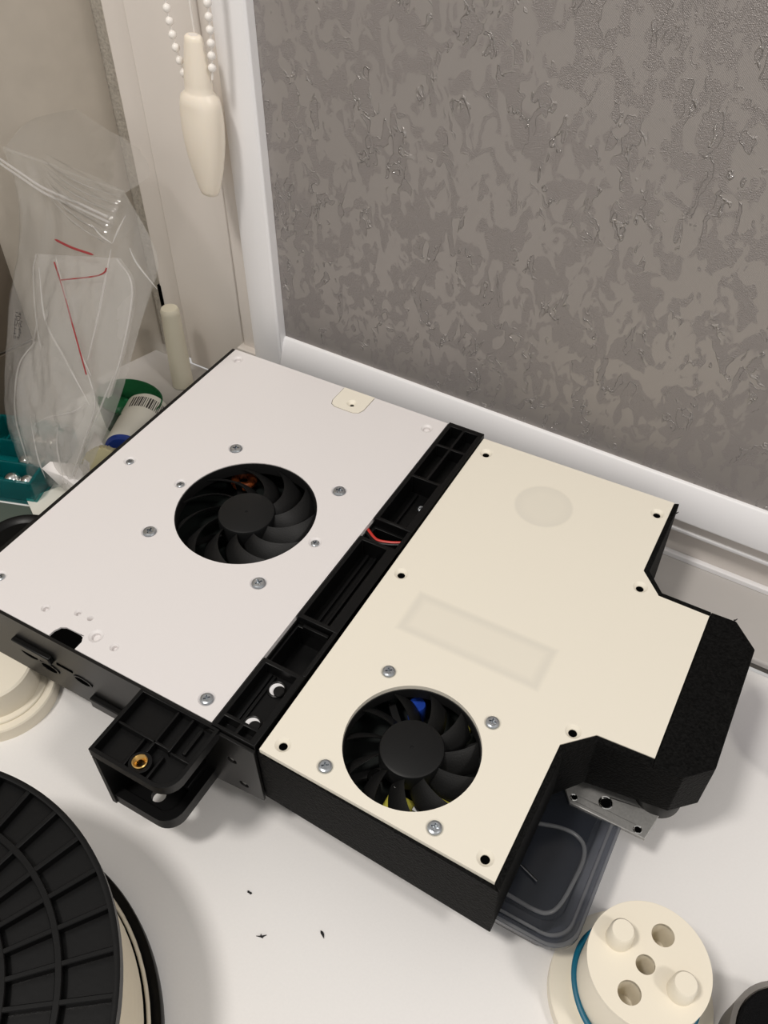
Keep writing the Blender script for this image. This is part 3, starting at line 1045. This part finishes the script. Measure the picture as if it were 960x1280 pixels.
obj('filament', b, M['filament'], spool, sharp=70, label='ivory filament windings')
b = B()
lathe(b, [(27, -66.4), (101.5, -66.4), (103.4, -65.6), (103.8, -66.5), (103.8, DESK), (27, DESK)], at(SX, SY, 0), 128, closed=True)
obj('bottom_flange', b, M['black'], spool)

# ------------------------------------------------------------------ printed spool adapters
ra = thing('spool_adapter', 'ivory printed spool adapter with two pegs and three round holes, standing clear on the desk', 'adapter', (172.3, -104.8, DESK), 'ivory printed adapters')
b = B()
cx, cy = 172.3, -104.6
holes = [(173.9, -92.0, 4.4), (171.2, -105.6, 3.7), (169.0, -118.0, 4.4)]
prism(b, ring_pts(cx, cy, 23.4, 72), [ring_pts(x, y, r, 32) for x, y, r in holes], -31, -29)
lathe(b, [(23.4, -31), (23.4, -64.5), (25.0, -65)], at(cx, cy, 0), 72)
lathe(b, [(23.4, -64.6), (32.0, -64.6), (33.0, -65.2), (33.0, DESK), (0, DESK)], at(cx, cy, 0), 72)
for x, y, r in holes:
    lathe(b, [(r, -29.6), (r, -46), (0, -46)], at(x, y, 0), 32)
obj('body', b, M['ivory'], ra, bevel=0.3)
for x, y in ((159.2, -101.6), (185.3, -108.4)):
    b = B()
    lathe(b, [(5.1, -29.2), (4.7, -20.8), (4.0, -19.8), (0, -19.8)], at(x, y, 0), 36)
    obj('peg', b, M['ivory'], ra)
rb = B()
pts = [(cx + (24.6 + .5 * math.sin(3 * a)) * math.cos(a), cy + (24.6 + .5 * math.sin(3 * a)) * math.sin(a), -57.5 + 1.6 * math.sin(2 * a + 1)) for a in [2 * PI * i / 60 for i in range(61)]]
tube(rb, pts, 1.25, 10)
o = obj('rubber_band', rb, M['teal_band'], base=(cx, cy, -58))
tag(o, 'teal blue rubber band wrapped around the pegged ivory adapter', 'rubber band')
lx, ly = -164.5, -124.5
la = thing('spool_adapter', 'ivory printed spool adapter partly hidden under the black enclosure edge', 'adapter', (lx, ly, DESK), 'ivory printed adapters')
b = B()
lathe(b, [(0, -45.2), (21.0, -45.2), (22.0, -46.2), (22.0, -61.8), (23.6, -62), (24.8, -62), (25.2, -62.5), (25.2, -63.5), (28.8, -63.6), (29.4, -64.4), (29.4, DESK), (0, DESK)], at(lx, ly, 0), 72)
obj('body', b, M['ivory'], la, sharp=30)

# ------------------------------------------------------------------ takeaway container and pin
fc = thing('plastic_container', 'smoky translucent plastic container with lid under the cream half of the enclosure', 'container', (112, -66, DESK))
X0, X1, Y0, Y1 = 82, 146, -111.5, -20
b = B()
def loft(bm, loops, capend=True):
    rows = [[bm.verts.new(p) for p in lp] for lp in loops]
    n = len(rows[0])
    for a, c in zip(rows, rows[1:]):
        for i in range(n):
            j = (i + 1) % n
            bm.faces.new((a[i], a[j], c[j], c[i]))
    if capend:
        bm.faces.new(rows[-1])
    return rows
def rr3(ins, z, r):
    return [(p[0], p[1], z) for p in rrect(X0 + ins, X1 - ins, Y0 + ins, Y1 - ins, r, 8)]
loft(b, [rr3(1.0, -49, 12), rr3(2.2, -50, 11.5), rr3(7, -70.5, 9), rr3(8.5, -71.9, 8)])
obj('tub', b, M['tub'], fc, sharp=50)
b = B()
loft(b, [rr3(0.2, -50.5, 12.5), rr3(0, -50, 12.5), rr3(0, -46.8, 12.5), rr3(0.7, -46.1, 12), rr3(2.6, -46.1, 11), rr3(3.2, -47.0, 10.6), rr3(4.4, -47.0, 10), rr3(5.0, -46.3, 9.6), rr3(8.6, -46.5, 9), rr3(9.0, -47.2, 9)])
obj('lid', b, M['lid'], fc, sharp=40)
b = B()
loft(b, [rr3(.1, -46.4, 12.4), rr3(.5, -45.95, 12.2), rr3(1.2, -45.95, 12), rr3(1.5, -46.3, 12)], False)
loft(b, [rr3(3.5, -46.9, 10.6), rr3(3.9, -46.2, 10.4), rr3(4.6, -46.2, 10.2), rr3(5.0, -46.9, 10)], False)
ridge = spline([(108, -66.5, -46.7), (115, -64.2, -46.7), (122, -62.0, -46.7), (129, -61.6, -46.7), (134.2, -64.4, -46.7), (136.4, -71, -46.7), (136.0, -82, -46.7), (134.6, -93, -46.7), (131.6, -98.6, -46.7), (126, -100.4, -46.7), (112, -100.0, -46.7), (100, -99.8, -46.7)], 6)
tube(b, ridge, 1.0, 8)
obj('lid_ridge', b, M['lid_ridge'], fc, sharp=60, label='paler raised ridge on the smoky lid')
b = B()
prism(b, rrect(X0 + 12, X1 - 11, Y0 + 12, Y1 - 12, 8, 6), (), -71, -56)
o = obj('dark_sheet_stack', b, mat('dark_navy_filling', (0.012, 0.015, 0.024, 1), 0.5, bump=.3, scale=200), base=(112, -66, -71), bevel=1)
tag(o, 'dark navy filling seen through the smoky container lid', 'filling')
b = B()
tube(b, [(113.8, -86.2, -45.55), (122.5, -89.2, -45.55)], 0.45, 8)
o = obj('metal_pin', b, M['chrome'], base=(118, -87.7, -46))
tag(o, 'thin shiny metal pin lying on the smoky container lid', 'pin')

# ------------------------------------------------------------------ velcro roll and jar at the right
vr = thing('velcro_roll', 'black hook-and-loop tape roll at the lower right corner', 'tape roll', (230.5, -98, DESK))
b = B()
lathe(b, [(6, -50.2), (6, -49), (19.6, -49), (20.4, -49.6), (20.4, DESK), (6, DESK)], at(230.5, -98, 0), 64, closed=True)
obj('tape', b, M['velcro'], vr)
b = B()
arc = [(230.5 + rr * math.cos(a), -98 + rr * math.sin(a)) for rr, rng in ((21.0, range(0, 15)), (23.0, range(14, -1, -1))) for a in [math.radians(125 + 7 * i) for i in rng]]
prism(b, arc, (), DESK, -50)
obj('tape_tail', b, M['roll_core'], vr, label='grey translucent tail end of the roll')
b = B()
lathe(b, [(0, -71.8), (26, -71.8), (27, -70), (28, -40), (28.8, -39), (27.5, -39), (26.5, -69.5), (0, -69.5)], at(226, 46, 0), 56)
o = obj('clear_jar', b, M['jar'], base=(226, 46, DESK))
tag(o, 'grey translucent jar just entering at the right edge beside the black side cap', 'jar')

# ------------------------------------------------------------------ crumbs on the desk
for (x, y), lab, pts in (((10.6, -145.9), 'tiny black double crumb nearest the corner bracket on the desk', [(-1.2, 0.3), (-.4, .6), (0, 0), (.5, .6), (1.2, .2), (.7, -.5), (0, -.3), (-.8, -.4)]),
                         ((26.1, -158.7), 'forked black plastic crumb on the desk nearest the filament spool', [(-2.2, -1.0), (-.6, -.1), (-.8, .8), (-.2, .2), (1.6, 1.6), (.6, .0), (.9, -.3), (-.3, -.5)]),
                         ((48.6, -145.0), 'slim leaf-shaped black crumb on the desk below the rough black shell', [(-1.5, .9), (-.4, 1.0), (.6, .4), (1.5, -1.2), (.3, -.6), (-.9, .0)])):
    b = B()
    prism(b, [(x + p[0], y + p[1]) for p in pts], (), DESK, DESK + .7)
    o = obj('plastic_crumb', b, M['black_matt'], base=(x, y, DESK))
    tag(o, lab, 'crumb', 'black plastic crumbs on the desk')

# ------------------------------------------------------------------ things behind the enclosure at the left
# cream rod standing in the window corner
b = B()
lathe(b, [(0, 0), (7.6, 0), (7.4, 20), (6.4, 58), (6.6, 60.5), (5.6, 62.4), (0, 63.2)], along((-242.0, 128, -63), (-243.0, 130.5, -1)), 28)
o = obj('cream_rod', b, M['rod'], base=(-242.0, 128, -63))
tag(o, 'cream round plastic rod standing on the sill against the window frame', 'rod')

BN = Vector((0, -.922, .387))        # out of the leaning bag towards the room
def bag_sheet(bm, left, right, nu, nv, bulge, wr, seed, back=0.0):
    """film stretched between two side polylines, pillowed and crumpled"""
    Lp = spline(left, 10)
    Rp = spline(right, 10)
    def pick(Q, t):
        f = t * (len(Q) - 1)
        i = min(int(f), len(Q) - 2)
        return Q[i].lerp(Q[i + 1], f - i)
    g = []
    for j in range(nv + 1):
        t = j / nv
        a, c = pick(Lp, t), pick(Rp, t)
        row = []
        for i in range(nu + 1):
            s = i / nu
            p = a.lerp(c, s)
            k = math.sin(PI * s) ** .6
            d = bulge * k * (math.sin(PI * min(1, t * 1.05 + .03)) ** .7)
            q = Vector((p.x * .03, p.y * .012, p.z * .012)) + Vector((seed, seed * 2, 0))
            d += wr * (noise.noise(q * 1.6) + .9 * abs(noise.noise(q * 3.1)) + .5 * abs(noise.noise(q * 7.0)) + .25 * abs(noise.noise(q * 15.0))) * (.35 + .65 * k)
            row.append(bm.verts.new(p + BN * (d + back)))
        g.append(row)
    for j in range(nv):
        for i in range(nu):
            bm.faces.new((g[j][i], g[j][i + 1], g[j + 1][i + 1], g[j + 1][i]))
bagL = [(-272, 3, -68), (-291, 16, -36), (-293, 27, -8), (-291, 45, 32), (-280, 66, 86), (-296, 80, 118)]
bagR = [(-228, 6, -62), (-213, 20, -28), (-200, 33, 4), (-186, 56, 58), (-181, 68, 86), (-206, 78, 113)]
bag = thing('zip_bag', 'large crumpled clear zip bag leaning on the window, stuffed with smaller bags', 'bag', (-250, 5, -70))
b = B()
bag_sheet(b, bagL, bagR, 44, 60, 9, 5, 1.3)
bag_sheet(b, bagL, bagR, 30, 40, -3, 4, 5.1)
obj('film', b, M['bag_outer'], bag, sharp=80)
b = B()
bag_sheet(b, [(-250, 71.5, 101), (-254, 76, 110), (-258, 81, 121)], [(-213, 66, 86), (-206, 71.5, 99), (-203, 79, 114)], 40, 36, 3, 1.2, 9.0, 5)
for v in b.verts:
    v.co += BN * (.8 * math.sin((v.co.z + v.co.x * .22) * 1.5))
obj('flap', b, M['bag_flap'], bag, sharp=80, label='folded-over glossy flap with ridges')
for i in range(7):
    f = (i + .6) / 7.4
    A = [Vector(q) for q in ((-250, 71.5, 101), (-213, 66, 86), (-258, 81, 121), (-203, 79, 114))]
    p, q = A[0].lerp(A[2], f), A[1].lerp(A[3], f)
    b = B()
    pp = [p.lerp(q, t / 12) + BN * (8.2 + 2.4 * math.sin(PI * t / 12) + .8 * noise.noise(Vector((t * .6, i, 3)))) - Vector((0, 0, 2.5 * math.sin(PI * t / 12))) for t in range(13)]
    tube(b, pp, [.12 + .3 * math.sin(PI * t / 12) for t in range(13)], 6)
    obj('ridge', b, M['bag_ridge'], bag)
for off in (0, 3.2):
    b = B()
    tube(b, [p + BN * 9.5 for p in spline([(-298, 79, 115 - off), (-275, 77, 109 - off), (-255, 75, 104.5 - off), (-232, 74, 102.5 - off), (-208, 73, 100 - off)], 8)], .75, 8)
    obj('zip_seal', b, M['bag_zip'], bag)
b = B()
bag_sheet(b, [(-296, 80, 116), (-300, 108, 122), (-294, 137, 121)], [(-205, 78, 112), (-218, 112, 106), (-246, 137, 105)], 24, 20, 4, 4, 3.3)
obj('open_mouth', b, M['bag_outer'], bag, sharp=80)
for pts in ([(-220.5, 61.7, 97.5), (-212.7, 59.9, 93.2), (-205.2, 59.1, 91.3)], [(-171.9, 52.7, 76.0), (-186.7, 56.5, 85.2), (-192.8, 59.3, 91.7)], [(-196.9, 65.4, 106.3), (-201.7, 61.7, 97.6), (-204.6, 59.2, 91.5)],
            [(-262.8, 12.7, -19.1), (-256.0, 3.1, -42.0), (-248.7, -1.9, -54.0)], [(-239.0, 15.8, -11.8), (-239.5, 7.5, -31.5), (-233.3, -0.1, -49.7)],
            [(-198.5, 30.6, 23.4), (-204.6, 24.1, 8.0), (-213.1, 15.1, -13.3)]):
    b = B()
    sp = spline(pts, 8)
    tube(b, [p - BN for p in sp], [.15 + .4 * math.sin(PI * i / (len(sp) - 1)) for i in range(len(sp))], 6)
    obj('crease', b, M['bag_zip'], bag)
b = B()
rnd = random.Random(3)
for row in range(2):
    for k in range(9):
        u = -268.5 - row * 3.2
        z = 22 + k * 1.75
        base = Vector((u + rnd.uniform(-.2, .2) + k * .18, 41 + k * .66, z)) + BN * 13.5
        for s in range(3):
            p = base + Vector((rnd.uniform(-1.1, 1.1), 0, 0)) + Vector((0, .42, .9)) * rnd.uniform(-.5, .5)
            d = (Vector((1, 0, 0)) if rnd.random() < .5 else Vector((0, .42, .9))) * rnd.uniform(.5, 1.0)
            tube(b, [p - d, p + d], .16, 4)
obj('print', b, M['ink'], bag, label='small grey printed lines')

inner = [('zip_bag', 'milky small zip bag with a long red seal line inside the large bag',
          [(-252, 30, -6), (-263, 42, 26), (-268, 55, 56), (-266, 60, 68)], [(-206, 33, 4), (-197, 45, 34), (-193, 59, 68), (-205, 64, 80)], 3.0, 3.5, 2.2),
         ('zip_bag', 'plain milky bag low inside the large bag, below the red-lined one',
          [(-268, 8, -56), (-280, 20, -28), (-277, 32, 2), (-264, 40, 20)], [(-230, 9, -52), (-220, 20, -24), (-214, 30, -2), (-222, 38, 14)], 4.5, 4.0, 7.7),
         ('zip_bag', 'narrow milky bag behind the red-lined one inside the large bag',
          [(-272, 20, -26), (-270, 36, 10), (-262, 52, 48)], [(-236, 20, -26), (-232, 36, 10), (-238, 54, 54)], 1.5, 2.0, 11.0)]
for k, (nm, lab, L_, R_, off, bl, sd) in enumerate(inner):
    t = thing(nm, lab, 'bag', tuple(L_[0]), 'milky bags inside the large bag')
    b = B()
    bag_sheet(b, L_, R_, 26, 30, bl, 1.8, sd, off - 1)
    bag_sheet(b, L_, R_, 16, 20, 0, 1.4, sd + 2, off - 2.5)
    obj('film', b, M['bag_inner'], t, sharp=80)
    for side in (L_, R_):
        b = B()
        tube(b, [p + BN * (off + .6) for p in spline(side, 8)], .5, 6)
        obj('seam', b, M['bag_zip'], t)
    if k == 0:
        for pts in ([(-258.1, 48.8, 66.7), (-252.1, 37.5, 40.0), (-235.5, 30.0, 22.0), (-215.4, 21.6, 2.0)], [(-245.4, 52.3, 75.1), (-237.2, 44.6, 56.8), (-226.7, 34.8, 33.4), (-215.3, 28.6, 18.6)],
                    [(-205.5, 57.7, 88.1), (-208.3, 51.0, 72.1), (-212.6, 41.8, 50.2), (-218.3, 32.0, 26.8)], [(-218.5, 21.4, 1.6), (-227.6, 18.3, -5.9), (-246.8, 14.4, -15.1), (-258.6, 11.2, -22.7)]):
            b = B()
            sp = spline(pts, 8)
            tube(b, [p - BN for p in sp], [.2 + .5 * math.sin(PI * i / (len(sp) - 1)) for i in range(len(sp))], 6)
            obj('crease', b, M['bag_zip'], t)
        for pts in ([(-246, 60, 69), (-239, 55, 56), (-231, 48, 41), (-218, 37, 15)], [(-240, 56.5, 61), (-217, 60, 68), (-209, 61, 72), (-207, 62, 75)]):
            b = B()
            tube(b, [p + BN * 9 for p in spline(pts, 8)], .45, 6)
            obj('red_seal', b, M['red_line'], t, label='thin red seal line')
        b = B()
        tube(b, [p + BN * 8 for p in spline([(-246, 64, 81), (-233, 63, 80), (-218, 64, 79)], 8)], [.2] + [.65] * 15 + [.2], 6)
        obj('red_seal', b, M['red_line'], t, label='thin red seal line')

# teal parts box at the very left
tb = thing('parts_box', 'teal translucent parts box holding shiny balls at the left edge', 'box', (-292, 2, DESK))
b = B()
tm = at(-284, 4, 0) @ Matrix.Rotation(math.radians(18), 4, 'Z')
def tbox(bm, *a):
    box(bm, *a, mtx=tm)
tbox(b, -26, 27, -25, 36, -72, -69)
tbox(b, -26, -24, -25, 36, -69, -52)
tbox(b, 25, 27, -25, 36, -69, -52)
tbox(b, -24, 25, -25, -23, -69, -52)
tbox(b, -24, 25, 34, 36, -69, -52)
for y in (-6, 14):
    tbox(b, -24, 25, y - .8, y + .8, -69, -54)
obj('tray', b, M['teal'], tb, bevel=0.6)
BALLS = ['shiny steel ball in the near cell of the teal box, towards the wall', 'shiny steel ball in the near cell of the teal box, towards the bag', 'shiny steel ball in the middle cell of the teal box, towards the bag',
         'shiny steel ball in the middle cell of the teal box, towards the wall', 'shiny steel ball in the far cell of the teal box, towards the bag', 'shiny steel ball in the far cell of the teal box, towards the wall']
for k, (x, y) in enumerate(((6, -14), (17, -14), (18, 4), (7, 4), (16, 24), (4, 24))):
    b = B()
    p = tm @ Vector((x, y, -62))
    bmesh.ops.create_icosphere(b, subdivisions=3, radius=6.0, matrix=at(p.x, p.y, -62.9))
    o = obj('steel_ball', b, M['chrome'], base=(p.x, p.y, -69))
    tag(o, BALLS[k], 'ball', 'steel balls in the teal box')
# brown cardboard strip behind it
b = B()
box(b, -14, 14, -1.5, 1.5, 0, 46, at(-318, 62, -72) @ Matrix.Rotation(math.radians(50), 4, 'Z'))
o = obj('cardboard_piece', b, M['brown'], base=(-318, 62, DESK))
tag(o, 'brown cardboard piece standing behind the teal parts box', 'cardboard')

# crumpled white paper, two pointed folds
b = B()
def facets(bm, V, F, th=.4):
    vs_ = [bm.verts.new(p) for p in V]
    for f in F:
        bm.faces.new([vs_[i] for i in f])
facets(b, [(-248.5, -1, -46), (-246.5, 5, -44), (-227.5, 14.5, -46), (-225, 3.8, -57), (-238, 3.6, -51.5), (-236, 4, -70), (-222, 22, -70),
           (-228.5, 13.5, -46.5), (-241.5, 40.5, -43.5), (-230.2, 36.2, -49.5), (-226.0, 33.5, -52), (-240, 42, -69), (-224, 34, -70)],
       [(0, 1, 4), (1, 2, 4), (2, 3, 4), (0, 4, 5), (4, 3, 5), (3, 6, 5), (2, 6, 3), (7, 8, 9), (7, 9, 10), (8, 11, 9), (9, 11, 12), (9, 12, 10), (7, 10, 6)])
o = obj('crumpled_paper', b, M['paper'], base=(-245, 25, DESK), sharp=10)
so = o.modifiers.new('thick', 'SOLIDIFY')
so.thickness = .0003
tag(o, 'crumpled white paper with two pointed folds beside the zip bag', 'paper')

# knurled cream knob leaning beside the enclosure
b = B()
kn = lambda a, z: 1.0 + .03 * (1 if int(a * 40 / (2 * PI) * 2) % 2 else -1)
lathe(b, [(0, 0), (11.5, 0), (11.8, .6), (11.8, 8), (11.0, 8.8), (0, 9.2)], along((-224, 28, -55.5), (-219.8, 20.4, -50.5)) @ Matrix.Diagonal((1.12, 1.12, 1, 1)), 80, fn=kn)
o = obj('printed_knob', b, M['beige_knob'], base=(-224, 28, DESK))
tag(o, 'olive cream printed disc with a knurled edge beside the enclosure', 'knob')

# lying white bottle with blue end
bt = thing('glue_bottle', 'white labelled bottle with a blue end lying beside the enclosure', 'bottle', (-215, 70, DESK))
p0, p1 = Vector((-220, 43, -56)), Vector((-236.5, 87, -56))
mt = along(p0, p1)
b = B()
lathe(b, [(15.0, 2), (16.0, 3), (16.0, 44), (14, 47), (0, 47)], mt, 48)
obj('label_sleeve', b, M['card'], bt, label='white paper label with a bar code')
b = B()
lathe(b, [(0, -1), (13.4, -.6), (15.0, .6), (15.3, 2.2)], mt, 48)
obj('end_cap', b, M['bottle_blue'], bt, label='blue end of the bottle')
b = B()
rnd = random.Random(5)
k = 0.0
for i in range(20):
    w = rnd.choice((.5, .8, 1.3))
    a0 = math.radians(64 + k * 3.1)
    a1 = math.radians(64 + (k + w) * 3.1)
    k += w + rnd.choice((.6, 1.0))
    vv = [b.verts.new(mt @ Vector((16.1 * math.cos(a), 16.1 * math.sin(a), z))) for a, z in ((a0, 31), (a1, 31), (a1, 41), (a0, 41))]
    b.faces.new(vv)
obj('bar_code', b, M['ink'], bt)

# green tub behind
b = B()
lathe(b, [(0, -63), (20, -63), (24, -58), (25, -36), (25.6, -35), (24.4, -35), (23, -57), (19, -61), (0, -61)], at(-247, 80, -9) @ Matrix.Diagonal((1.0, .72, 1, 1)), 48)
o = obj('green_tub', b, M['green'], base=(-247, 80, -72))
tag(o, 'dark green translucent tub between the zip bag and the window frame', 'tub')

# black round cap and white card near the enclosure's far left corner
b = B()
lathe(b, [(0, -62), (4, -61.6), (9, -62.6), (19, -62.6), (21.5, -60.8), (24, -60.4), (25.2, -61.4), (25.2, DESK), (0, DESK)], at(-226, -48, 1.5), 56)
o = obj('lens_cap', b, M['black'], base=(-226, -51, DESK))
tag(o, 'glossy black round cap with a painted violet glint at the left of the enclosure', 'cap')
b = B()
bmesh.ops.create_icosphere(b, subdivisions=2, radius=2.4, matrix=at(-228, -39, -60.5) @ Matrix.Diagonal((1, 1, .3, 1)))
obj('glint_dot', b, M['purple'], o)  # highlight on the cap painted as a violet blob
b = B()
box(b, -22, 22, -13, 13, -72, -71.2, at(-234, -12, 3) @ Matrix.Rotation(math.radians(-30), 4, 'Z'))
o = obj('white_card', b, M['card'], base=(-234, -12, -69))
tag(o, 'pale card lying between the black round cap and the zip bag', 'card')
b = B()
box(b, -24, 26, -16, 16, -72, -71.4, at(-262, -34, .4) @ Matrix.Rotation(math.radians(18), 4, 'Z'))  # added dark sheet: its colour stands in for shade on the desk
o = obj('shade_sheet', b, M['green_shade'], base=(-262, -34, DESK))
tag(o, 'dark grey-green sheet painting the shade on the desk in front of the teal parts box', 'sheet')
